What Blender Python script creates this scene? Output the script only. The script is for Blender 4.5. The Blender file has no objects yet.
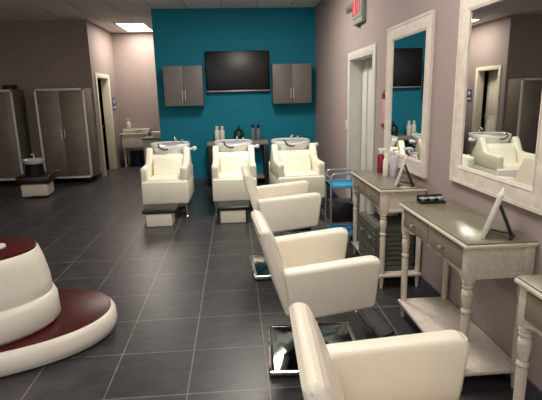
import bpy, bmesh, math, random
from mathutils import Vector, Matrix
random.seed(4)
PI = math.pi
COL = bpy.context.scene.collection

# ------------------------------------------------------------------ materials
def mat(name, rgb, rough=.5, metal=0., noise=0., nscale=8., bump=0., stretch=(1, 1, 1), spec=.5, emit=None, coat=0.):
    m = bpy.data.materials.new(name); m.use_nodes = True
    nt = m.node_tree; b = nt.nodes['Principled BSDF']
    def lin(c): return tuple(((x/12.92) if x <= .04045 else ((x+.055)/1.055)**2.4) for x in c)
    c = lin([v/255 for v in rgb])
    b.inputs['Base Color'].default_value = (*c, 1)
    b.inputs['Roughness'].default_value = rough
    b.inputs['Metallic'].default_value = metal
    b.inputs['Specular IOR Level'].default_value = spec
    b.inputs['Coat Weight'].default_value = coat
    tc = nt.nodes.new('ShaderNodeTexCoord'); mp = nt.nodes.new('ShaderNodeMapping')
    mp.inputs['Scale'].default_value = stretch
    nt.links.new(tc.outputs['Object'], mp.inputs['Vector'])
    n = nt.nodes.new('ShaderNodeTexNoise'); n.inputs['Scale'].default_value = nscale; n.inputs['Detail'].default_value = 4
    nt.links.new(mp.outputs['Vector'], n.inputs['Vector'])
    if noise:
        r = nt.nodes.new('ShaderNodeValToRGB')
        r.color_ramp.elements[0].position = .3; r.color_ramp.elements[1].position = .7
        r.color_ramp.elements[0].color = (*[x*(1-noise) for x in c], 1)
        r.color_ramp.elements[1].color = (*[min(1, x*(1+noise)) for x in c], 1)
        nt.links.new(n.outputs['Fac'], r.inputs['Fac']); nt.links.new(r.outputs['Color'], b.inputs['Base Color'])
    if bump:
        bp = nt.nodes.new('ShaderNodeBump'); bp.inputs['Strength'].default_value = bump; bp.inputs['Distance'].default_value = .01
        nt.links.new(n.outputs['Fac'], bp.inputs['Height']); nt.links.new(bp.outputs['Normal'], b.inputs['Normal'])
    if emit:
        b.inputs['Emission Color'].default_value = (*lin([v/255 for v in emit[0]]), 1)
        b.inputs['Emission Strength'].default_value = emit[1]
    return m

def grid_mat(name, tile, grout, w, h, off, mortar, rough, noise=.15, bump=.0, streak=(1, 1, 1), spec=.5):
    m = mat(name, tile, rough, spec=spec); nt = m.node_tree; b = nt.nodes['Principled BSDF']
    tc = nt.nodes.new('ShaderNodeTexCoord'); mp = nt.nodes.new('ShaderNodeMapping'); mp.vector_type = 'POINT'
    mp.inputs['Location'].default_value = (off[0], off[1], 0)
    br = nt.nodes.new('ShaderNodeTexBrick'); br.offset = 0; br.squash = 1
    for k, v in (('Scale', 1), ('Mortar Size', mortar), ('Mortar Smooth', .1), ('Bias', 0), ('Brick Width', w), ('Row Height', h)):
        br.inputs[k].default_value = v
    c = b.inputs['Base Color'].default_value[:3]
    g = [((x/255+.055)/1.055)**2.4 for x in grout]
    br.inputs['Color1'].default_value = (*[x*.93 for x in c], 1); br.inputs['Color2'].default_value = (*[x*1.07 for x in c], 1)
    br.inputs['Mortar'].default_value = (*g, 1)
    nt.links.new(tc.outputs['Object'], mp.inputs['Vector']); nt.links.new(mp.outputs['Vector'], br.inputs['Vector'])
    mp2 = nt.nodes.new('ShaderNodeMapping'); mp2.inputs['Scale'].default_value = streak
    nt.links.new(tc.outputs['Object'], mp2.inputs['Vector'])
    n = nt.nodes.new('ShaderNodeTexNoise'); n.inputs['Scale'].default_value = 6; n.inputs['Detail'].default_value = 5
    nt.links.new(mp2.outputs['Vector'], n.inputs['Vector'])
    mx = nt.nodes.new('ShaderNodeMix'); mx.data_type = 'RGBA'; mx.blend_type = 'OVERLAY'; mx.inputs[0].default_value = noise
    nt.links.new(br.outputs['Color'], mx.inputs[6]); nt.links.new(n.outputs['Fac'], mx.inputs[7])
    nt.links.new(mx.outputs[2], b.inputs['Base Color'])
    if bump:
        bp = nt.nodes.new('ShaderNodeBump'); bp.inputs['Strength'].default_value = bump; bp.inputs['Distance'].default_value = .003
        bp.invert = True
        nt.links.new(br.outputs['Fac'], bp.inputs['Height']); nt.links.new(bp.outputs['Normal'], b.inputs['Normal'])
    return m

M = {}
M['floor'] = grid_mat('floor_tile', (57, 54, 58), (116, 111, 107), .46, .46, (.324+.46*20, -5.074+.46*20, 0), 0.004, .36, .75, .15, (1, 2.5, 1))
M['ceiling'] = grid_mat('ceiling_tile', (236, 232, 228), (176, 172, 168), .61, 1.22, (.15+6.1, 8.78-9.76+9.76, 0), .009, .9, .1)
M['teal'] = mat('teal_paint', (14, 124, 148), .7, noise=.05, nscale=1.5, spec=.3)
M['mauve'] = mat('mauve_paint', (162, 147, 144), .75, noise=.03, nscale=1.5, spec=.25)
M['brown'] = mat('taupe_paint', (150, 134, 128), .75, noise=.03, nscale=1.5, spec=.25)
M['base'] = mat('rubber_baseboard', (70, 72, 80), .5, noise=.1)
M['trim'] = mat('white_trim', (205, 203, 196), .45, noise=.03)
M['cream_trim'] = mat('cream_trim', (214, 206, 186), .5, noise=.03)
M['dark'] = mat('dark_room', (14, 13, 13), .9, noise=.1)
M['vinyl'] = mat('cream_vinyl', (236, 229, 214), .42, noise=.03, nscale=5, bump=.02)
M['vinyl2'] = mat('ivory_vinyl', (243, 239, 221), .4, noise=.03, nscale=5, bump=.03)
M['white_vinyl'] = mat('white_vinyl', (232, 226, 214), .38, noise=.03, nscale=6, bump=.04)
M['piping'] = mat('piping', (205, 190, 165), .5, noise=.03)
M['chrome'] = mat('chrome', (225, 228, 230), .09, 1., noise=.03)
M['chrome_base'] = mat('polished_chrome', (150, 160, 162), .1, 1., noise=.05)
M['steel'] = mat('brushed_steel', (126, 118, 106), .45, .35, noise=.12, nscale=2.5, stretch=(1, 1, 3))
M['steel_frame'] = mat('steel_frame', (216, 212, 204), .45, .2, noise=.05)
M['black'] = mat('black_plastic', (18, 18, 19), .35, noise=.1)
M['rubber'] = mat('black_rubber', (14, 14, 15), .6, noise=.1)
M['red_gloss'] = mat('oxblood_lacquer', (70, 12, 14), .34, noise=.12, nscale=5, coat=0)
M['wash'] = mat('whitewashed_wood', (204, 194, 180), .55, noise=.1, nscale=7, bump=.05, stretch=(6, 1, 6))
M['wash2'] = mat('whitewashed_wood_pale', (214, 204, 194), .55, noise=.1, nscale=7, bump=.05, stretch=(6, 2, 2))
M['drawer'] = mat('taupe_wood', (128, 117, 104), .55, noise=.1, nscale=7, stretch=(6, 1, 6))
M['glass_top'] = mat('greenish_glass', (122, 118, 102), .26, noise=.04, spec=.6)
M['mirror'] = mat('mirror_glass', (236, 238, 236), .015, 1.)
M['grey_lam'] = mat('grey_laminate', (112, 106, 104), .5, noise=.08, nscale=5, stretch=(1, 1, .2))
M['tv'] = mat('tv_screen', (6, 6, 8), .38, noise=.05)
M['tv_bezel'] = mat('tv_bezel', (9, 9, 10), .25, noise=.05)
M['silver'] = mat('silver_plastic', (150, 152, 155), .35, .5, noise=.05)
M['ceramic'] = mat('white_ceramic', (226, 226, 222), .15, noise=.02, coat=.3)
M['ceramic_in'] = mat('grey_ceramic', (188, 190, 188), .2, noise=.04)
M['shelf_wood'] = mat('grey_shelf_wood', (150, 142, 132), .55, noise=.1, stretch=(1, 6, 6))
M['dark_wood'] = mat('dark_frame', (34, 32, 33), .5, noise=.1)
M['bottle_white'] = mat('bottle_white', (226, 226, 214), .3, noise=.03)
M['bottle_grey'] = mat('bottle_grey', (118, 122, 122), .35, noise=.05)
M['bottle_green'] = mat('bottle_green', (22, 62, 34), .25, noise=.1)
M['bottle_red'] = mat('bottle_red', (128, 26, 44), .3, noise=.08)
M['bottle_lilac'] = mat('bottle_lilac', (196, 186, 204), .3, noise=.03)
M['blue'] = mat('blue_tray', (56, 158, 206), .4, noise=.06)
M['grey_tube'] = mat('grey_tube', (160, 164, 168), .3, .6, noise=.05)
M['drawer_dark'] = mat('dark_grey_plastic', (86, 84, 80), .45, noise=.15, stretch=(1, 1, 8))
M['exit_grey'] = mat('sign_grey', (150, 154, 146), .5, noise=.04)
M['exit_dark'] = mat('sign_side_grey', (84, 84, 82), .5, noise=.04)
M['exit_red'] = mat('sign_red', (214, 60, 78), .5, noise=.04, emit=((225, 50, 70), .25))
M['lamp'] = mat('lamp_diffuser', (250, 248, 240), .6, emit=((255, 245, 228), 4.0), noise=.01)
M['sign_purple'] = mat('sign_blue', (66, 62, 110), .5, noise=.05)
M['pink'] = mat('pink_card', (206, 150, 150), .6, noise=.05)
M['sink'] = mat('sink_plastic', (196, 186, 172), .45, noise=.04)
M['blue_dark'] = mat('navy_plastic', (20, 26, 46), .5, noise=.1)
M['mahog'] = mat('dark_maroon', (34, 20, 22), .35, noise=.12)

# ------------------------------------------------------------------ mesh helper
class MB:
    def __init__(s): s.bm = bmesh.new()
    def _add(s, t, mx=None):
        if mx is not None: bmesh.ops.transform(t, matrix=mx, verts=t.verts)
        me = bpy.data.meshes.new('t'); t.to_mesh(me); t.free(); s.bm.from_mesh(me); bpy.data.meshes.remove(me)
    def box(s, c, d, bev=.0, seg=2, rot=None):
        t = bmesh.new(); bmesh.ops.create_cube(t, size=1)
        bmesh.ops.scale(t, vec=d, verts=t.verts)
        if bev: bmesh.ops.bevel(t, geom=t.edges[:], offset=min(bev, min(d)*.49), segments=seg, profile=.5, affect='EDGES')
        s._add(t, Matrix.Translation(c) @ (rot.to_4x4() if rot else Matrix.Identity(4))); return s
    def bounds(s, x0, x1, y0, y1, z0, z1, bev=0, seg=2):
        return s.box(((x0+x1)/2, (y0+y1)/2, (z0+z1)/2), (abs(x1-x0), abs(y1-y0), abs(z1-z0)), bev, seg)
    def cyl(s, a, b, r, r2=None, n=20, cap=True):
        a, b = Vector(a), Vector(b); t = bmesh.new()
        bmesh.ops.create_cone(t, cap_ends=cap, segments=n, radius1=r, radius2=r if r2 is None else r2, depth=(b-a).length)
        q = Vector((0, 0, 1)).rotation_difference((b-a).normalized())
        s._add(t, Matrix.Translation((a+b)/2) @ q.to_matrix().to_4x4()); return s
    def lathe(s, prof, c=(0, 0, 0), n=24, sx=1, sy=1):
        t = bmesh.new(); rings = []
        for r, z in prof: rings.append([t.verts.new((max(r, 1e-4)*math.cos(2*PI*i/n)*sx, max(r, 1e-4)*math.sin(2*PI*i/n)*sy, z)) for i in range(n)])
        for a, b in zip(rings, rings[1:]):
            for i in range(n): t.faces.new((a[i], a[(i+1) % n], b[(i+1) % n], b[i]))
        t.faces.new(rings[0][::-1]); t.faces.new(rings[-1])
        s._add(t, Matrix.Translation(c)); return s
    def loft(s, rings, cap=True):
        t = bmesh.new(); R = [[t.verts.new(p) for p in r] for r in rings]; n = len(R[0])
        for a, b in zip(R, R[1:]):
            for i in range(n): t.faces.new((a[i], a[(i+1) % n], b[(i+1) % n], b[i]))
        if cap: t.faces.new(R[0][::-1]); t.faces.new(R[-1])
        bmesh.ops.recalc_face_normals(t, faces=t.faces)
        s._add(t); return s
    def prism(s, pts, axis, a0, a1, bev=0, seg=2):
        # pts: 2-D outline; axis 'x' -> (y,z), 'y' -> (x,z), 'z' -> (x,y)
        def mk(p, a): return {'x': (a, p[0], p[1]), 'y': (p[0], a, p[1]), 'z': (p[0], p[1], a)}[axis]
        t = bmesh.new(); A = [t.verts.new(mk(p, a0)) for p in pts]; B = [t.verts.new(mk(p, a1)) for p in pts]; n = len(pts)
        t.faces.new(A); t.faces.new(B[::-1])
        for i in range(n): t.faces.new((A[i], B[i], B[(i+1) % n], A[(i+1) % n]))
        bmesh.ops.recalc_face_normals(t, faces=t.faces)
        if bev: bmesh.ops.bevel(t, geom=t.edges[:], offset=bev, segments=seg, profile=.5, affect='EDGES')
        s._add(t); return s
    def tube(s, pts, r, n=10):
        pts = [Vector(p) for p in pts]; rings = []; up = None
        for i, p in enumerate(pts):
            d = ((pts[min(i+1, len(pts)-1)]-pts[max(i-1, 0)])).normalized()
            if up is None: up = d.orthogonal().normalized()
            up = (up - d*up.dot(d)).normalized(); v = d.cross(up)
            rings.append([p+(up*math.cos(2*PI*k/n)+v*math.sin(2*PI*k/n))*r for k in range(n)])
        return s.loft(rings)
    def build(s, name, m, parent=None, label=None, angle=40):
        me = bpy.data.meshes.new(name); bmesh.ops.recalc_face_normals(s.bm, faces=s.bm.faces)
        s.bm.to_mesh(me); s.bm.free()
        for p in me.polygons: p.use_smooth = True
        me.set_sharp_from_angle(angle=math.radians(angle))
        me.materials.append(M[m]); o = bpy.data.objects.new(name, me); COL.objects.link(o)
        if parent: o.parent = parent
        if label: o['label'] = label
        return o

def tag(o, label, cat, group=None):
    o['label'] = label; o['category'] = cat
    if group: o['group'] = group
    return o
def thing(name, label, cat, loc=(0, 0, 0), rz=0., group=None):
    o = bpy.data.objects.new(name, None); COL.objects.link(o); o.empty_display_size = .1
    o.location = loc; o.rotation_euler = (0, 0, rz); return tag(o, label, cat, group)
def dup(root, loc, rz, label):
    r = root.copy(); COL.objects.link(r); r.location = loc; r.rotation_euler = (0, 0, rz); r['label'] = label
    for ch in list(root.children):
        c = ch.copy(); COL.objects.link(c); c.parent = r
        for g in list(ch.children):
            d = g.copy(); COL.objects.link(d); d.parent = c
    return r
def struct(o): o['kind'] = 'structure'; return o
def arc(cx, cy, r, a0, a1, n): return [(cx+r*math.cos(a0+(a1-a0)*i/n), cy+r*math.sin(a0+(a1-a0)*i/n)) for i in range(n+1)]

# ------------------------------------------------------------------ room shell
XR, YT, ZC = 1.52, 8.78, 3.135          # right wall, teal wall, ceiling
XD, YL, YB = -2.82, 9.85, 11.8         # wall with the far door, taupe wall behind lockers, far recess wall
XL, YF = -6.2, -2.6
struct(MB().bounds(XL-.2, XR+1.2, YF-.2, YB+.2, -.12, 0).build('floor', 'floor'))
struct(MB().bounds(XL-.2, XR+1.2, YF-.2, YB+.2, ZC, ZC+.12).build('ceiling', 'ceiling'))
struct(MB().bounds(-1.385, XR, YT, YT+.18, 0, ZC).build('wall_back', 'teal'))
# right wall with the door recess
DY0, DY1, DZ = 5.07, 6.10, 2.04
w = MB().bounds(XR, XR+.26, YF, DY0, 0, ZC).bounds(XR, XR+.26, DY1, YT+.18, 0, ZC).bounds(XR, XR+.26, DY0, DY1, DZ, ZC)
struct(w.build('wall_right', 'mauve'))
w = MB().bounds(XR+.0, XR+.26, YT+.18, YB, 0, ZC); struct(w.build('wall_rear_right', 'brown'))
struct(MB().bounds(XL, XD, YL, YL+.15, 0, ZC).build('wall_locker_side', 'brown'))
LD0, LD1, LDZ = 10.12, 11.02, 2.07
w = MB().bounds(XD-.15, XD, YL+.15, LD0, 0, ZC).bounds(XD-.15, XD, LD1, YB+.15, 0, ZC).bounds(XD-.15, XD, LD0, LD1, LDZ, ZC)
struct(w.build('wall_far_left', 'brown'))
struct(MB().bounds(XD, XR+.26, YB, YB+.15, 0, ZC).build('wall_far', 'brown'))
struct(MB().bounds(XL-.15, XL, YF, YL+.15, 0, ZC).build('wall_left', 'brown'))
# unseen front wall; its openings are made up to let in fill light
w = MB().bounds(XL-.15, XR+.26, YF-.15, YF, 0, .35).bounds(XL-.15, XR+.26, YF-.15, YF, 2.75, ZC)
for x in (XL+.1, XL+2.0, XL+3.85, XL+5.7, XR): w.bounds(x-.12, x+.12, YF-.15, YF, .35, 2.75)
struct(w.build('wall_front', 'brown'))
# dark room beyond the far door
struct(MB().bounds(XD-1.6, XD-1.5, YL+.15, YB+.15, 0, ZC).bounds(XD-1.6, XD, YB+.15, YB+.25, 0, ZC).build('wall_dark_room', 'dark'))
# baseboards
b = MB().bounds(XR-.012, XR, YF, DY0-.1, 0, .1).bounds(XR-.012, XR, DY1+.1, YT, 0, .1); struct(b.build('baseboard_right', 'base'))
struct(MB().bounds(-1.385, XR, YT-.012, YT, 0, .1).build('baseboard_back', 'base'))
struct(MB().bounds(XL, XD, YL-.012, YL, 0, .1).build('baseboard_locker_side', 'base'))
struct(MB().bounds(XD, -1.3, YB-.012, YB, 0, .1).build('baseboard_far', 'base'))
# right door: recessed jamb, casing, slab
d = struct(MB().bounds(XR+.14, XR+.18, DY0+.012, DY1-.33, .01, DZ-.012, .004).build('door_1', 'trim'))
d2 = MB()
for z0, z1 in ((.2, .92), (1.05, 1.92)): d2.bounds(XR+.134, XR+.142, DY0+.16, DY1-.45, z0, z1, .003)
d2.build('door_panel', 'trim', d)
MB().lathe([(.0, 0), (.026, .004), (.028, .02), (.012, .03), (.012, .05), (0, .052)], (0, 0, 0), 16).build('door_knob', 'steel', d).matrix_basis = Matrix.Translation((XR+.14, DY0+.1, 1.0)) @ Matrix.Rotation(-PI/2, 4, 'Y')
struct(MB().bounds(XR+.15, XR+.18, DY1-.3, DY1-.03, .01, DZ-.012).bounds(XR+.12, XR+.18, DY1-.33, DY1-.30, .01, DZ-.012).build('door_2', 'trim'))
struct(MB().bounds(XR+.27, XR+.3, DY0-.1, DY1+.1, 0, DZ+.1).build('wall_door_backing', 'dark'))
cw = .08
c = MB()
c.bounds(XR-.02, XR+.2, DY1-.012, DY1+.0, 0, DZ).bounds(XR-.02, XR+.2, DY0, DY0+.012, 0, DZ).bounds(XR-.02, XR+.2, DY0, DY1, DZ-.012, DZ)
c.bounds(XR-.02, XR, DY1, DY1+cw, 0, DZ+cw, .004).bounds(XR-.02, XR, DY0-cw, DY0, 0, DZ+cw, .004).bounds(XR-.02, XR, DY0-.0, DY1, DZ, DZ+cw, .004)
struct(c.build('trim_1', 'trim'))
# far door frame and half-open leaf
c = MB(); x1 = XD+.02; x0 = XD-.15
c.bounds(x0, x1, LD0-.08, LD0+.015, 0, LDZ+.07, .004).bounds(x0, x1, LD1-.015, LD1+.09, 0, LDZ+.07, .004).bounds(x0, x1, LD0, LD1, LDZ-.015, LDZ+.07, .004)
struct(c.build('trim_2', 'cream_trim'))
rot = Matrix.Rotation(math.radians(14), 3, 'Z')
d = struct(MB().box((.42, 0, 1.03), (.84, .04, 2.02), .004).build('door_3', 'cream_trim'))
d.location = (XD-.125, LD0+.04, .005); d.rotation_euler = (0, 0, math.radians(90+9))
dp = MB()
for z0, z1 in ((.2, .9), (1.05, 1.9)):
    for q in ((.1, .4), (.46, .74)): dp.bounds(q[0], q[1], -.026, -.018, z0, z1, .003)
dp.build('door_panel', 'cream_trim', d)
MB().cyl((.78, -.02, 1.0), (.78, -.075, 1.0), .012).cyl((.79, -.07, 1.0), (.68, -.07, 1.0), .01).build('door_handle', 'steel', d)

# ceiling lights (troffers; the last two are unseen fill, added for brightness)
def troffer(x, y, lx, ly, label, E=None):
    t = thing('ceiling_light', label, 'ceiling light', (x, y, ZC), 0)
    f = .03
    MB().bounds(-lx/2, lx/2, -ly/2, -ly/2+f, -.012, 0).bounds(-lx/2, lx/2, ly/2-f, ly/2, -.012, 0).bounds(-lx/2, -lx/2+f, -ly/2, ly/2, -.012, 0).bounds(lx/2-f, lx/2, -ly/2, ly/2, -.012, 0).build('light_frame', 'trim', t)
    MB().bounds(-lx/2+f, lx/2-f, -ly/2+f, ly/2-f, -.008, -.001).build('diffuser', 'lamp', t)
    if E:
        L = bpy.data.lights.new('troffer_lamp', 'AREA'); L.shape = 'RECTANGLE'; L.size = lx-.06; L.size_y = ly-.06; L.energy = E; L.color = (1, .94, .85)
        o = bpy.data.objects.new('troffer_lamp', L); COL.objects.link(o); o.location = (x, y, ZC-.02); 
    return t
troffer(-2.09, 10.95, .62, 1.32, 'lit rectangular ceiling panel in far recess left of teal wall', 46)
troffer(.45, 2.6, .62, 1.22, 'ceiling light panel above the styling chairs', 34)
troffer(.2, 6.0, .62, 1.22, 'ceiling light panel between styling chairs and shampoo units', 62)
troffer(-.3, -.6, .62, 1.22, 'added unseen fill light panel behind the camera', 25)  # unseen lamp added as frontal fill for camera-facing sides
troffer(-3.2, 2.6, .62, 1.22, 'added unseen fill light panel above the open floor on the left', 32)  # unseen lamp added to lift the ambient light on this side

# ------------------------------------------------------------------ salon chairs
def rounded_slab(x0, x1, z0, z1, r, n=5):
    return [(x0, z0), (x1, z0)] + arc(x1-r, z1-r, r, 0, PI/2, n) + arc(x0+.02, z1-.02, .02, PI/2, PI, 2)
def make_chair(label, loc, rz, lift, base_rz=0., base_dy=0.):
    t = thing('salon_chair', label, 'salon chair', loc, rz, 'styling chairs facing the console tables')
    def cushion(pts, y0, y1, name, bev=.022, parent=t):
        return MB().prism(pts, 'y', y0, y1, bev, 4).build(name, 'vinyl', parent, angle=60)
    H = .68+lift
    for s in (1, -1):   # arms: tall padded slabs, tipped back a little, rounded at the front corner
        y0, y1 = (.25, .345) if s > 0 else (-.345, -.25)
        pts = [(-.18, H-.325), (.30, H-.275), (.332, H-.01), (.322, H+.012), (.30, H+.023), (.27, H+.024), (-.235, H-.02)]
        cushion(pts, y0, y1, 'armrest', .026)
    cushion([(-.18, H-.32), (.30, H-.29), (.325, H-.26), (.31, H-.215), (-.18, H-.255)], -.247, .247, 'seat', .03)
    bk = cushion([(-.205, H-.335), (-.12, H-.325), (-.17, H-.1), (-.24, H+.1), (-.275, H+.185), (-.295, H+.205), (-.335, H+.205), (-.352, H+.185), (-.33, H+.09), (-.265, H-.13)], -.252, .252, 'backrest', .024)
    for s in (1, -1):   # stitched welt where side and face panels meet
        MB().tube([(-.19, s*.247, H-.1), (-.25, s*.247, H+.09), (-.284, s*.244, H+.175)], .0035, 6).build('piping', 'piping', bk)
    MB().bounds(-.19, .26, -.2, .2, H-.35, H-.29, .008).build('seat_plate', 'black', t)
    MB().cyl((0, 0, .05), (0, 0, H-.34), .026).cyl((0, 0, .05), (0, 0, .24), .04).lathe([(.085, .045), (.08, .058), (.05, .088), (.042, .1)]).build('hydraulic_column', 'chrome', t)
    B = .28
    b = MB().bounds(-B, B, -B, B, .0, .02, .004).build('base', 'black', t)
    b.rotation_euler = (0, 0, base_rz); b.location = (0, base_dy, 0)
    MB().loft([[(x*B*k, y*B*k, z) for x, y in ((-1, -1), (1, -1), (1, 1), (-1, 1))] for k, z in ((.98, .02), (1.0, .026), (1.0, .038), (.97, .046), (.93, .04), (.62, .056), (.16, .1))]).build('base_cover', 'chrome_base', b, angle=20)
    E_ = B+.002
    MB().tube([(-E_, -E_, .034), (E_, -E_, .034), (E_, E_, .034), (-E_, E_, .034), (-E_, -E_+.012, .034)], .011, 8).build('base_rim', 'chrome', b)
    MB().tube([(-.02, -.03, .22), (-.1, -.14, .2), (-.13, -.2, .19)], .008).cyl((-.12, -.19, .192), (-.15, -.24, .185), .014).build('pump_lever', 'chrome', t)
    f = MB().tube([(.02, -.1, H-.34), (.26, -.1, .3), (.35, -.1, .16), (.42, -.1, .12)], .012).tube([(.02, .1, H-.34), (.26, .1, .3), (.35, .1, .16), (.42, .1, .12)], .012)
    f.cyl((.42, -.2, .12), (.42, .2, .12), .012).build('footrest_frame', 'chrome', t)
    MB().box((.43, 0, .14), (.11, .42, .026), .01, 2, Matrix.Rotation(math.radians(-18), 3, 'Y')).build('footrest_pad', 'rubber', t)
    return t
make_chair('cream vinyl styling chair nearest the camera, cut by the bottom edge', (.503, 1.25, 0), math.radians(-2.5), .022)
make_chair('cream vinyl styling chair, middle of the three, opposite the large mirror', (.445, 2.735, 0), math.radians(4), 0, math.radians(-7), -.06)
make_chair('cream vinyl styling chair farthest back, near the shampoo units', (.395, 4.22, 0), math.radians(1), .07, math.radians(2), -.06)

# ------------------------------------------------------------------ console tables
LEGP = [(.010, .0), (.013, .01), (.019, .09), (.021, .10), (.021, .14), (.023, .45), (.019, .468), (.026, .476), (.026, .488), (.019, .497), (.023, .52), (.029, .57), (.027, .598), (.019, .608), (.027, .616), (.027, .626), (.02, .632), (.03, .64), (.03, .652), (.024, .658)]
def make_console(label, x, yc, L):
    t = thing('console_table', label, 'console table', (x, yc, 0), 0, 'console tables along the right wall')
    W = .367; h = L/2
    # local x from -W (front, towards the chairs) to 0 (at the wall)
    MB().bounds(-W-.02, 0, -h-.015, h+.015, .835, .857, .008, 3).build('tabletop', 'wash', t)
    MB().bounds(-W-.012, -.006, -h-.008, h+.008, .858, .866, .002).build('glass_cover', 'glass_top', t, 'clear greenish glass sheet')
    # aprons with a scalloped lower edge
    def scal(a, b, z1, zlow, dip):
        n = 28; pts = [(b, z1), (a, z1)]
        for i in range(n+1):
            u = i/n; z = zlow+dip*(1-abs(2*u-1)**3)+.012*math.sin(u*PI*6)**2
            pts.append((a+(b-a)*u, z))
        return pts
    ap = MB()
    ap.prism(scal(-h+.04, h-.04, .84, .655, .035), 'x', -W+.004, -W+.024)
    for s in (-1, 1):
        ap.bounds(-W+.04, -.03, s*(h-.02)-.008, s*(h-.02)+.008, .665, .84)
        for q in ((-W+.05, -.05, .815, .84), (-W+.05, -.05, .665, .69)): ap.bounds(q[0], q[1], s*(h-.012)-.006, s*(h-.012)+.006, q[2], q[3], .002)
    ap.bounds(-.03, -.012, -h+.04, h-.04, .66, .84)
    ap.build('apron', 'wash', t)
    for s in (-1, 1):
        y0, y1 = (.012, h-.055) if s > 0 else (-h+.055, -.012)
        d = MB().bounds(-W-.006, -W+.012, y0, y1, .705, .822, .003).build('drawer', 'drawer', t)
        ym = (y0+y1)/2
        MB().cyl((-W-.006, ym, .762), (-W-.022, ym, .762), .006).lathe([(.004, -.014), (.013, -.008), (.015, 0), (.012, .009), (.003, .013)], (-W-.028, ym, .762), 12).build('knob', 'silver', d)
    for sx in (-W+.028, -.032):
        for sy in (-h+.03, h-.03):
            MB().lathe(LEGP, (sx, sy, 0), 20).bounds(sx-.028, sx+.028, sy-.028, sy+.028, .65, .836, .004).build('leg', 'wash', t)
    MB().bounds(-W-.005, -.005, -h+.0, h-.0, .108, .132, .006).build('lower_shelf', 'wash2', t)
    return t
LT = .945
make_console('whitewashed console table under large mirror, with empty lower shelf', XR-.002, 2.615, LT)
make_console('whitewashed console table holding hair products and dark drawers', XR-.002, 4.01, .94)
make_console('whitewashed console table cut by the right edge of the photo', XR-.002, 1.235, LT)

# ------------------------------------------------------------------ mirrors
def make_mirror(label, y0, y1, z0, z1, b, x):
    t = thing('wall_mirror', label, 'mirror', (x, (y0+y1)/2, (z0+z1)/2), 0, 'framed mirrors on the right wall')
    hy, hz = (y1-y0)/2, (z1-z0)/2
    def frame(a, c, d0, d1, m, b0=-.001):   # rectangular ring with mitres
        out = [(-hy+a, -hz+a), (hy-a, -hz+a), (hy-a, hz-a), (-hy+a, hz-a)]
        inn = [(-hy+c, -hz+c), (hy-c, -hz+c), (hy-c, hz-c), (-hy+c, hz-c)]
        R = []
        for q, d in ((out, b0), (out, -d0), (inn, -d1), (inn, b0)): R.append([(d, p[0], p[1]) for p in q])
        m.loft(R+[R[0]], False)
    m = MB(); frame(0, b, .022, .018, m); f = m.build('frame', 'wash2', t, angle=20)
    m = MB(); frame(-.004, .016, .027, .025, m, -.016); frame(b-.016, b+.003, .023, .016, m, -.009); m.build('frame_lip', 'wash2', f, angle=20)
    MB().bounds(-.008, -.003, -hy+b-.005, hy-b+.005, -hz+b-.005, hz-b+.005).build('mirror_glass', 'mirror', t)
    return t
make_mirror('large whitewashed framed mirror nearest camera, above console with frame on easel', 2.10, 3.11, 1.012, 2.22, .112, XR)
make_mirror('whitewashed framed mirror beyond the large one, above hair products', 3.55, 4.58, .94, 2.205, .118, XR)

# ------------------------------------------------------------------ teal wall: television, cabinets, shelf
tv = thing('television', 'black flat television on teal wall between grey cabinets', 'television', (.09, YT, 2.04), 0)
MB().bounds(-.575, .575, -.10, -.05, -.36, .36, .008).build('casing', 'tv_bezel', tv)
MB().bounds(-.555, .555, -.103, -.099, -.29, .34, .001).build('screen', 'tv', tv)
MB().bounds(-.575, .575, -.105, -.098, -.35, -.325, .002).build('speaker_strip', 'silver', tv)
MB().bounds(-.2, .2, -.055, -.003, -.2, .2, .004).build('wall_bracket', 'black', tv)
def make_cabinet(x0, x1, label):
    w = x1-x0
    t = thing('wall_cabinet', label, 'cabinet', ((x0+x1)/2, YT, 1.46), 0, 'grey wall cabinets beside the television')
    MB().bounds(-w/2, w/2, -.30, 0, 0, .69, .003).build('carcass', 'grey_lam', t)
    for s in (-1, 1):
        d = MB().bounds(min(s*.002, s*(w/2-.002)), max(s*.002, s*(w/2-.002)), -.32, -.302, .003, .687, .003).build('door', 'grey_lam', t)
        MB().cyl((s*.025, -.345, .09), (s*.025, -.345, .27), .007).cyl((s*.025, -.345, .11), (s*.025, -.32, .11), .005).cyl((s*.025, -.345, .25), (s*.025, -.32, .25), .005).build('handle', 'steel_frame', d)
    return t
make_cabinet(-1.215, -.535, 'grey two-door wall cabinet left of the television')
make_cabinet(.70, 1.40, 'grey two-door wall cabinet right of the television')
sh = thing('shelf_table', 'narrow grey wood shelf table against teal wall behind shampoo units', 'shelf', (.04, YT-.015, 0), 0)
MB().bounds(-.55, .55, -.4, 0, .745, .812, .006).build('tabletop', 'shelf_wood', sh)
MB().bounds(-.5, .5, -.36, -.02, .12, .155, .004).build('lower_shelf', 'shelf_wood', sh)
for s in (-1, 1):
    MB().bounds(s*.5-.035, s*.5+.035, -.38, -.02, 0, .745, .004).build('side_panel', 'dark_wood', sh)

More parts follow.
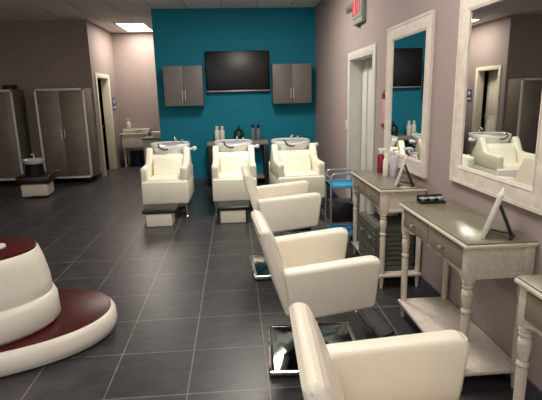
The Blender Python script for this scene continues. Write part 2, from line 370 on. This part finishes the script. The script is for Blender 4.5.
def bottle(name, x, y, z, r, h, m, label, cap='bottle_white', kind='round', group=None, neck=.35):
    t = thing(name, label, 'bottle', (x, y, z), random.uniform(-.3, .3), group)
    hb = h*.76
    MB().lathe([(r*.92, 0), (r, .006), (r, hb*.9), (r*.8, hb*.97), (r*neck, hb), (r*neck, hb+.01)], n=20).build('bottle_body', m, t)
    if kind == 'pump':
        MB().lathe([(r*.42, hb+.005), (r*.42, hb+.025), (.006, hb+.027), (.006, h-.01)], n=14).bounds(-.012, .045, -.01, .01, h-.016, h, .004).build('pump', cap, t)
    elif kind == 'spray':
        MB().lathe([(r*.42, hb+.005), (r*.4, hb+.03)], n=14).prism([(-.02, hb+.03), (.02, hb+.03), (.022, h-.025), (.055, h-.02), (.055, h), (-.03, h)], 'y', -.011, .011, .003).tube([(.025, 0, hb+.05), (.045, 0, hb+.03), (.045, 0, hb+.0)], .005, 6).build('spray_head', cap, t)
    else:
        MB().lathe([(r*.6, hb+.004), (r*.6, h-.004), (r*.5, h)], n=16).build('cap', cap, t)
    return t
sy = YT-.22; sz = .813
g = 'bottles on the shelf behind the shampoo units'
bottle('shampoo_bottle', -.33, sy, sz, .044, .275, 'bottle_white', 'white bottle on the grey shelf, leftmost on it', 'bottle_white', 'cap', None, .5)
bottle('shampoo_bottle', -.235, sy, sz, .044, .275, 'bottle_white', 'white bottle on the grey shelf, second from left', 'bottle_white', 'cap', None, .5)
bottle('shampoo_bottle', .325, sy, sz, .042, .285, 'bottle_grey', 'slim grey bottle on grey shelf, second from right', 'black', 'cap', None, .6)
bottle('shampoo_bottle', .425, sy, sz, .042, .28, 'bottle_grey', 'slim grey bottle at right end of grey shelf', 'black', 'cap', None, .6)
t = thing('product_jar', 'dark green tub with black band in middle of grey shelf', 'jar', (.065, sy, sz), 0)
MB().lathe([(.088, 0), (.095, .01), (.095, .15), (.08, .17)], n=28).build('jar_body', 'bottle_green', t)
MB().lathe([(.0955, .055), (.0975, .058), (.0975, .1), (.0955, .103)], n=28).build('label_band', 'black', t)
MB().lathe([(.06, .168), (.06, .20), (.03, .21), (.014, .22), (.014, .27), (.02, .275), (.018, .285)], n=20).build('lid', 'black', t)

# ------------------------------------------------------------------ shampoo units
def make_shampoo(label, loc, rz, w=.62):
    t = thing('shampoo_unit', label, 'shampoo chair', loc, rz, 'shampoo units along the teal wall')
    h = w/2
    # local: front at y=0, going back along +y
    for s in (-1, 1):
        xs = sorted((s*h, s*(h-.09)))
        pts = [(.02, .48), (.02, .66)] + arc(.06, .66, .04, PI*.95, PI/2, 4) + [(.36, .705), (.43, .725), (.475, .80), (.545, .91), (.60, .915), (.66, .84), (.80, .62), (.80, .48)]
        MB().prism(pts, 'x', xs[0], xs[1], .022, 3).build('armrest', 'vinyl2', t, angle=60)
        MB().prism([(.04, .2), (.04, .5), (.80, .5), (.93, .62), (.96, .18), (.5, .18)], 'x', *sorted((s*(h-.004), s*(h-.06))), .012, 3).build('side_panel', 'vinyl2', t, angle=60)
    MB().bounds(-h, h, .0, .08, .2, .515, .022, 3).build('front_panel', 'vinyl2', t)
    MB().bounds(-h+.085, h-.085, .02, .55, .40, .545, .03, 4).build('seat', 'vinyl2', t)
    MB().prism([(.42, .50), (.54, .50), (.64, .78), (.61, .815), (.55, .82), (.50, .78)], 'x', -h+.085, h-.085, .025, 4).build('backrest', 'vinyl2', t, angle=60)
    MB().prism([(.36, .54), (.46, .53), (.54, .75), (.51, .785), (.45, .77)], 'x', -h+.11, h-.11, .02, 3).build('back_cushion', 'vinyl2', t, angle=60)
    # basin
    def ring(a, b, z, yo=0, n=36):
        out = []
        for i in range(n):
            u = 2*PI*i/n; c, s_ = math.cos(u), math.sin(u)
            x = a*math.copysign(abs(c)**.75, c); y = b*math.copysign(abs(s_)**.75, s_)
            zz = z - (.035*math.exp(-(x/.11)**2) if y < 0 and z > .9 else 0)
            out.append((x, .84+yo+y, zz))
        return out
    bs = MB().loft([ring(.20, .17, .74, .02), ring(.255, .235, .79), ring(.285, .275, .88), ring(.295, .29, .935), ring(.287, .28, .95), ring(.262, .25, .942), ring(.22, .2, .86), ring(.12, .11, .80)]).build('basin', 'ceramic', t, angle=60)
    MB().loft([ring(.258, .246, .94), ring(.216, .196, .862), ring(.118, .108, .806)]).build('basin_bowl', 'ceramic_in', bs, 'grey inner bowl', angle=60)
    MB().tube([(.06, 1.05, .95), (.06, 1.05, 1.0), (.06, 1.02, 1.02), (.06, .96, 1.0)], .012).cyl((.16, 1.04, .945), (.16, 1.04, .985), .016).build('faucet', 'chrome', bs)
    MB().tube([(-.14, .64, .96), (-.13, .56, .955), (-.12, .535, .93), (-.09, .535, .895), (-.03, .525, .88), (.01, .52, .895)], .01).build('hose', 'black', bs)
    MB().cyl((h-.01, .74, .86), (h+.05, .74, .87), .02).lathe([(.02, -.03), (.034, -.012), (.034, .012), (.02, .03)], (h+.055, .74, .87), 14).build('side_knob', 'ceramic', bs)
    # pedestal column under the basin and rear cover
    MB().bounds(-.2, .2, .62, 1.0, .0, .76, .03, 3).build('pedestal', 'vinyl2', t)
    for s in (-1, 1): MB().cyl((s*(h-.035), .06, 0), (s*(h-.035), .06, .2), .013).lathe([(.022, 0), (.022, .012), (.013, .02)], (s*(h-.035), .06, 0), 12).build('leg', 'chrome', t)
    # footrest: white block with a dark pad on a slide under the seat
    f = MB().bounds(-.20, .13, -.40, -.12, 0, .17, .012, 3).build('footrest', 'vinyl2', t)
    MB().bounds(-.24, .19, -.43, -.06, .175, .225, .018, 3).bounds(-.06, -.0, -.1, .2, .185, .205).build('footrest_pad', 'black', f, 'black footrest pad')
    return t
make_shampoo('ivory shampoo chair with white basin, leftmost of three by the recess', (-.98, 6.22, 0), math.radians(0))
make_shampoo('ivory shampoo chair with white basin, middle one under the television', (-.035, 6.24, 0), math.radians(0), .61)
make_shampoo('ivory shampoo chair with white basin, right one beside the right wall', (.89, 6.2, 0), math.radians(4), .66)

# ------------------------------------------------------------------ steel lockers, trolley, far recess
def make_locker(x0, x1, label):
    w = x1-x0; t = thing('storage_locker', label, 'locker', ((x0+x1)/2, 9.3, 0), 0, 'steel lockers against the taupe wall')
    b = MB().bounds(-w/2+.0, w/2, .03, .52, .1, 1.83, .004).build('carcass', 'steel', t)
    fr = MB().bounds(-w/2, -w/2+.04, 0, .03, .1, 1.83, .004).bounds(w/2-.04, w/2, 0, .03, .1, 1.83, .004).bounds(-w/2, w/2, 0, .03, 1.79, 1.83, .004).bounds(-w/2, w/2, 0, .03, .1, .14, .004).build('frame', 'steel_frame', t)
    for s in (-1, 1):
        xs = sorted((s*.003, s*(w/2-.045)))
        d = MB().bounds(xs[0], xs[1], .004, .028, .145, 1.785, .003).build('door', 'steel', t)
        MB().cyl((s*.03, -.03, .9), (s*.03, -.03, 1.06), .008).cyl((s*.03, -.03, .91), (s*.03, .01, .91), .006).cyl((s*.03, -.03, 1.05), (s*.03, .01, 1.05), .006).build('handle', 'steel_frame', d)
    for sx in (-1, 1):
        for yy in (.08, .45): MB().cyl((sx*(w/2-.08)-.012, yy, .045), (sx*(w/2-.08)+.012, yy, .045), .045, n=16).bounds(sx*(w/2-.08)-.02, sx*(w/2-.08)+.02, yy-.02, yy+.02, .07, .1).build('caster', 'black', t)
    return t
make_locker(-3.77, -2.85, 'steel two-door locker on casters beside the far doorway')
make_locker(-5.1, -4.17, 'steel two-door locker at the left edge of the photo')
t = thing('storage_box', 'small dark box on top of the left-edge locker', 'box', (-4.3, 9.55, 1.83), 0)
MB().bounds(-.09, .09, -.12, .12, 0, .07, .006).build('box_body', 'black', t); MB().bounds(-.095, .095, -.125, .125, .07, .085, .004).build('lid', 'dark_wood', t)

t = thing('pedicure_stool', 'small dark pedicure stool with white base box and white bowl by lockers', 'pedicure stool', (-3.43, 8.15, 0), .1)
MB().bounds(-.22, .2, -.2, .2, .03, .24, .02, 3).build('base_box', 'sink', t)
MB().bounds(-.28, .26, -.24, .24, .25, .38, .03, 3).build('tray', 'mahog', t)
MB().lathe([(.15, .38), (.155, .4), (.14, .55), (.15, .57)], (-.02, 0, 0), 28).build('drum', 'mahog', t)
MB().lathe([(.15, .57), (.175, .6), (.18, .64), (.17, .645), (.14, .61), (.05, .6)], (-.02, 0, 0), 28).build('bowl', 'ceramic_in', t)
MB().tube([(-.04, .1, .6), (-.04, .1, .7), (-.04, .06, .73), (-.04, .0, .72)], .012).build('faucet', 'steel_frame', t)
MB().tube([(.24, -.12, .36), (.34, -.1, .42), (.36, .1, .42), (.24, .12, .36)], .012).build('handle', 'black', t)

s = thing('utility_sink', 'pale utility sink on legs against the far recess wall', 'sink', (-2.42, 11.3, 0), 0)
m = MB(); m.bounds(-.29, .29, 0, .46, .42, .46)
for q in ((-.29, -.265, 0, .46), (.265, .29, 0, .46), (-.29, .29, 0, .025), (-.29, .29, .435, .46)): m.bounds(q[0], q[1], q[2], q[3], .42, .80, .008)
m.bounds(-.32, .32, -.03, .02, .77, .80, .008).bounds(-.32, .32, .38, .49, .77, .88, .008)
m.build('tub', 'sink', s)
for sx in (-.24, .24):
    for yy in (.05, .4): MB().cyl((sx, yy, 0), (sx, yy, .42), .022).build('leg', 'sink', s)
MB().tube([(.06, .39, .84), (.06, .33, .85), (.06, .24, .845), (.06, .2, .82)], .016).cyl((.0, .39, .84), (.0, .34, .845), .018).cyl((.12, .39, .84), (.12, .34, .845), .018).build('faucet', 'steel', s)
t = thing('soap_bottle', 'cream pump bottle standing on the far utility sink', 'bottle', (-2.60, 11.735, .88), 0)
MB().lathe([(.055, 0), (.058, .01), (.055, .15), (.02, .17), (.02, .18)]).build('bottle_body', 'cream_trim', t); MB().lathe([(.025, .18), (.025, .2), (.008, .2), (.008, .24)], n=12).bounds(-.06, .015, -.012, .012, .235, .25, .004).build('pump', 'cream_trim', t)
t = thing('waste_bin', 'dark blue bin under the far utility sink', 'bin', (-2.4, 11.5, 0), 0)
MB().lathe([(.12, 0), (.15, .32), (.155, .33), (.14, .33), (.11, .02)], n=24).build('bin_body', 'blue_dark', t)
MB().lathe([(.156, .31), (.164, .315), (.164, .335), (.156, .34)], n=24).build('rim', 'blue_dark', t)
t = thing('base_cabinet', 'low pale cabinet half hidden by teal wall beside sink', 'cabinet', (-1.72, 10.35, 0), 0)
MB().bounds(-.3, .3, 0, .5, .08, .72, .006).build('carcass', 'sink', t); MB().bounds(-.32, .32, -.02, .52, .72, .76, .006).build('worktop', 'grey_lam', t)
for s_ in (-1, 1): 
    d = MB().bounds(min(s_*.004, s_*.295), max(s_*.004, s_*.295), -.018, 0, .1, .7, .004).build('door', 'sink', t)
    MB().cyl((s_*.04, -.03, .5), (s_*.04, -.03, .62), .006).build('handle', 'steel', d)
MB().bounds(-.28, .28, .04, .48, 0, .08).build('plinth', 'black', t)
t = thing('towel_box', 'white box on the low cabinet beside teal wall edge', 'box', (-1.72, 10.55, .76), .1)
MB().bounds(-.13, .13, -.1, .1, 0, .1, .015, 3).build('box_body', 'bottle_white', t); MB().bounds(-.135, .135, -.105, .105, .09, .12, .01, 3).build('lid', 'trim', t)
t = thing('door_sign', 'small blue and white sign beside the far doorway', 'sign', (XD, 11.38, 1.5), 0)
MB().bounds(0, .008, -.12, .12, -.14, .14, .002).build('plate', 'sign_purple', t)
MB().cyl((.008, 0, .05), (.011, 0, .05), .05, n=18).bounds(.008, .011, -.09, .09, -.11, -.06).build('symbol', 'trim', t)

# ------------------------------------------------------------------ items on the right wall
e = thing('exit_sign', 'grey exit sign with red letters high on right wall', 'exit sign', (XR, 5.63, 2.59), 0)
MB().bounds(-.05, 0, -.2, .2, -.18, .2, .006).build('housing', 'exit_grey', e)
MB().bounds(-.058, -.05, -.19, .19, -.115, .19, .003).build('face_plate', 'exit_grey', e)
m = MB(); x0, x1 = -.064, -.057; hh = .1; z0 = -.09
def seg(y0, z0_, y1, z1_, th=.024):   # a bar in the face plane; y runs right-to-left when seen from the room
    a = Vector((0, y0, z0_)); b_ = Vector((0, y1, z1_)); d = b_-a
    ang = math.atan2(d.z, d.y)
    m.box(((x0+x1)/2, (y0+y1)/2, (z0_+z1_)/2), (x1-x0, d.length+th*.6, th), 0, 1, Matrix.Rotation(ang, 3, 'X'))
T, B = .15, -.07; MID = .04
yE = .175; seg(yE, B, yE, T); seg(yE, T, yE-.06, T); seg(yE, MID, yE-.05, MID); seg(yE, B, yE-.06, B)
yX = .075; seg(yX, T, yX-.075, B); seg(yX, B, yX-.075, T)
seg(-.04, B, -.04, T)
yT = -.08; seg(yT, T, yT-.09, T); seg(yT-.045, B, yT-.045, T)
m.build('exit_letters', 'exit_red', e, 'red glowing EXIT letters')
for yy in (.27, .36):
    l = MB().cyl((-.02, yy-.03, .05), (-.09, yy+.01, .03), .035, .055, 18).cyl((-.02, yy-.06, .05), (-.02, yy-.03, .05), .012).build('emergency_lamp', 'exit_grey', e)
MB().bounds(-.05, -.02, .02, .1, -.2, -.17, .004).build('test_switch', 'exit_dark', e)
t = thing('light_switch', 'white light switch plate left of the white door', 'switch', (XR, 6.28, 1.2), 0)
MB().bounds(-.008, 0, -.04, .04, -.06, .06, .003).build('plate', 'trim', t); MB().bounds(-.014, -.008, -.014, .014, -.03, .03, .002).build('rocker', 'trim', t)
t = thing('wall_tag', 'narrow pink and white tag hanging between door and mirror', 'tag', (XR, 4.68, 1.455), 0)
MB().bounds(-.01, 0, -.05, .05, -.19, .16, .004).build('card', 'pink', t)
MB().bounds(-.014, -.01, -.05, .05, .1, .16, .002).bounds(-.014, -.01, -.05, .05, -.19, -.15, .002).build('red_band', 'exit_red', t).data.materials[0] = M['bottle_red']
MB().cyl((-.016, 0, .18), (0, 0, .18), .008, n=10).build('hook', 'steel', t)

# ------------------------------------------------------------------ items on the consoles
TZ = .867
def make_easel(label, x, y, rz):
    t = thing('easel_frame', label, 'frame', (x, y, TZ), rz, 'white frames on black easel stands')
    # local: panel width along +y, leaning towards +x
    R_ = Matrix.Rotation(math.radians(17), 3, 'Y')
    MB().box(Vector((.0, .1, 0))+R_ @ Vector((0, 0, .125)), (.02, .2, .25), .006, 3, R_).build('frame', 'trim', t)
    MB().box(Vector((-.0105, .1, 0))+R_ @ Vector((-.001, 0, .125)), (.004, .17, .215), .001, 1, R_).build('picture', 'trim', t)
    MB().tube([(.062, .1, .17), (.1, .1, .08), (.13, .1, .006)], .009).tube([(.125, .03, .007), (.14, .1, .007), (.125, .17, .007)], .007).tube([(.03, .1, .03), (.08, .1, .02), (.125, .1, .02)], .006).build('easel_stand', 'black', t)
    return t
make_easel('white frame on black easel near end of console under large mirror', 1.255, 2.2, math.radians(-33))
make_easel('white frame on black easel beside the hair product bottles', 1.28, 3.6, math.radians(-23))
bottle('spray_bottle', 1.375, 4.30, TZ, .034, .235, 'bottle_red', 'dark red spray bottle on console, leftmost of the bottles', 'bottle_white', 'spray')
bottle('lotion_bottle', 1.375, 4.14, TZ, .027, .205, 'bottle_white', 'short white bottle on console between red and lilac bottles', 'bottle_white', 'cap', None, .6)
bottle('lotion_bottle', 1.425, 4.08, TZ, .033, .25, 'bottle_lilac', 'tall lilac white pump bottle on console, rightmost of the bottles', 'bottle_lilac', 'pump')
t = thing('tool_rack', 'low black rack with metal rings at far end of console', 'tool rack', (1.335, 3.03, TZ), 0)
MB().bounds(-.09, .09, -.04, .04, 0, .014, .004).bounds(-.09, .09, .03, .04, 0, .05, .003).build('rack', 'black', t)
for xx in (-.06, 0, .06):
    MB().tube([(xx+.024*math.cos(a*PI/8), .024*math.sin(a*PI/8)-.006, .034) for a in range(17)], .006, 8).cyl((xx, -.006, .012), (xx, -.006, .036), .011, n=10).build('ring', 'silver', t)

# dark drawer stack on the lower shelf of the console behind
t = thing('drawer_stack', 'dark grey slatted drawer stack on lower shelf of products console', 'drawer unit', (1.30, 3.9, .132), 0)
MB().bounds(-.15, .17, -.28, .25, 0, .40, .006).build('carcass', 'drawer_dark', t)
for k in range(4):
    z = .012+k*.097
    for y0, y1 in ((-.27, -.02), (-.01, .24)):
        d = MB(); 
        for q in range(3): d.bounds(-.168, -.15, y0, y1, z+q*.029, z+q*.029+.025, .003)
        d = d.build('drawer', 'drawer_dark', t)
        if k == 2: MB().cyl((-.175, (y0+y1)/2-.03, z+.06), (-.175, (y0+y1)/2+.03, z+.06), .008, n=10).build('handle', 'silver', d)
for k in range(9): MB().bounds(-.14, .16, -.288, -.28, .02+k*.042, .045+k*.042, .002).build('side_slat', 'drawer_dark', t)
bottle('cleaner_bottle', 1.22, 4.05, .533, .036, .2, 'bottle_white', 'white bottle with dark cap on top of the drawer stack', 'bottle_green')
t = thing('folded_towels', 'folded white towels on top of dark drawer stack', 'towels', (1.33, 4.02, .533), 0)
for k in range(3): MB().bounds(-.06, .1, -.1, .1, k*.032, .03+k*.032, .012, 3).build('towel', 'bottle_white', t)

# blue-shelved salon trolley beyond the products console
t = thing('salon_trolley', 'grey tube trolley with two blue trays beyond the products console', 'trolley', (1.10, 4.74, 0), 0)
m = MB()
for yy in (-.14, .14): m.tube([(-.14, yy, .06), (-.14, yy, .77)]+[(-.14+.045*(1-math.cos(a)), yy, .77+.045*math.sin(a)) for a in (PI/6, PI/3, PI/2)]+[(.09, yy, .815)]+[(.105+.045*math.sin(a), yy, .77+.045*math.cos(a)) for a in (PI/6, PI/3, PI/2)]+[(.14, yy, .06)], .011)
m.cyl((-.14, -.14, .77), (-.14, .14, .77), .009).cyl((.14, -.14, .77), (.14, .14, .77), .009)
m.build('tube_frame', 'grey_tube', t)
for z in (.16, .67):
    m = MB().bounds(-.14, .14, -.14, .14, z, z+.012, .004)
    for q in ((-.145, -.145, -.14, .14), (.145, .155, -.14, .14), (-.14, .14, -.145, -.165), (-.14, .14, .165, .145)): m.bounds(*q, z, z+.03, .004)
    m.build('tray', 'blue', t)
MB().bounds(-.13, .13, -.14, .14, .3, .5, .01).build('middle_bin', 'black', t)
for sx in (-.14, .15):
    for yy in (-.14, .14): MB().cyl((sx-.012, yy, .03), (sx+.012, yy, .03), .03, n=14).build('caster', 'black', t)

# ------------------------------------------------------------------ rounded pedicure platform
p = thing('pedicure_platform', 'white padded rounded unit with dark red glossy tops at left edge', 'pedicure unit', (-1.62, 3.0, 0), math.radians(20))
def ell(a, b, z, cx=0, cy=0, n=64, k=.9):
    out = []
    for i in range(n):
        u = 2*PI*i/n; c, s_ = math.cos(u), math.sin(u)
        out.append((cx+a*math.copysign(abs(c)**k, c), cy+b*math.copysign(abs(s_)**k, s_), z))
    return out
A, Bb = .735, .475
MB().loft([ell(A-.05, Bb-.05, 0), ell(A-.015, Bb-.015, .02), ell(A, Bb, .07), ell(A-.004, Bb-.004, .13), ell(A-.03, Bb-.03, .165), ell(A-.06, Bb-.06, .165)]).build('padded_rim', 'white_vinyl', p, angle=60)
MB().loft([ell(A-.035, Bb-.035, .16), ell(A-.035, Bb-.035, .172), ell(A-.045, Bb-.045, .176)]).build('lower_top', 'red_gloss', p, 'dark red glossy platform top')
cx, cy = -.31, -.06
MB().loft([ell(.65, .36, .176, cx, cy), ell(.68, .395, .21, cx, cy), ell(.675, .395, .34, cx, cy), ell(.655, .37, .385, cx, cy), ell(.6, .32, .392, cx, cy)]).build('cushion', 'white_vinyl', p, angle=60)
MB().loft([ell(.64, .34, .37, cx, cy), ell(.65, .355, .39, cx, cy), ell(.645, .35, .47, cx, cy), ell(.62, .335, .6, cx, cy), ell(.595, .315, .68, cx, cy), ell(.57, .29, .695, cx, cy)]).build('drum', 'white_vinyl', p, angle=60)
MB().loft([ell(.585, .305, .685, cx, cy), ell(.585, .305, .70, cx, cy), ell(.57, .29, .706, cx, cy)]).build('upper_top', 'red_gloss', p, 'dark red glossy drum top')
MB().loft([ell(.41, .13, .705, cx, cy), ell(.41, .13, .714, cx, cy), ell(.38, .11, .714, cx, cy), ell(.3, .08, .708, cx, cy)]).build('basin', 'ceramic', p, angle=60)

# ------------------------------------------------------------------ camera, world, colour
f_, yaw, pitch, roll = 462.66, .0732676, .2234909, -.0234294
cy_, sy_ = math.cos(yaw), math.sin(yaw)
f0 = Vector((sy_, cy_, 0)); r0 = Vector((cy_, -sy_, 0)); u0 = Vector((0, 0, 1))
f1 = f0*math.cos(pitch)-u0*math.sin(pitch); u1 = u0*math.cos(pitch)+f0*math.sin(pitch)
r2 = r0*math.cos(roll)+u1*math.sin(roll); u2 = u1*math.cos(roll)-r0*math.sin(roll)
cam = bpy.data.cameras.new('camera'); co = bpy.data.objects.new('camera', cam); COL.objects.link(co)
mw = Matrix((r2, u2, -f1)).transposed().to_4x4(); mw.translation = Vector((0, 0, 1.62)); co.matrix_world = mw
cam.sensor_fit = 'HORIZONTAL'; cam.sensor_width = 36; cam.lens = f_/542*36; cam.clip_start = .05
sc = bpy.context.scene; sc.camera = co
wd = bpy.data.worlds.new('world'); sc.world = wd; wd.use_nodes = True
wd.node_tree.nodes['Background'].inputs[0].default_value = (1, .97, .92, 1); wd.node_tree.nodes['Background'].inputs[1].default_value = 1.5
sc.view_settings.view_transform = 'Standard'; sc.view_settings.look = 'None'; sc.view_settings.exposure = .2
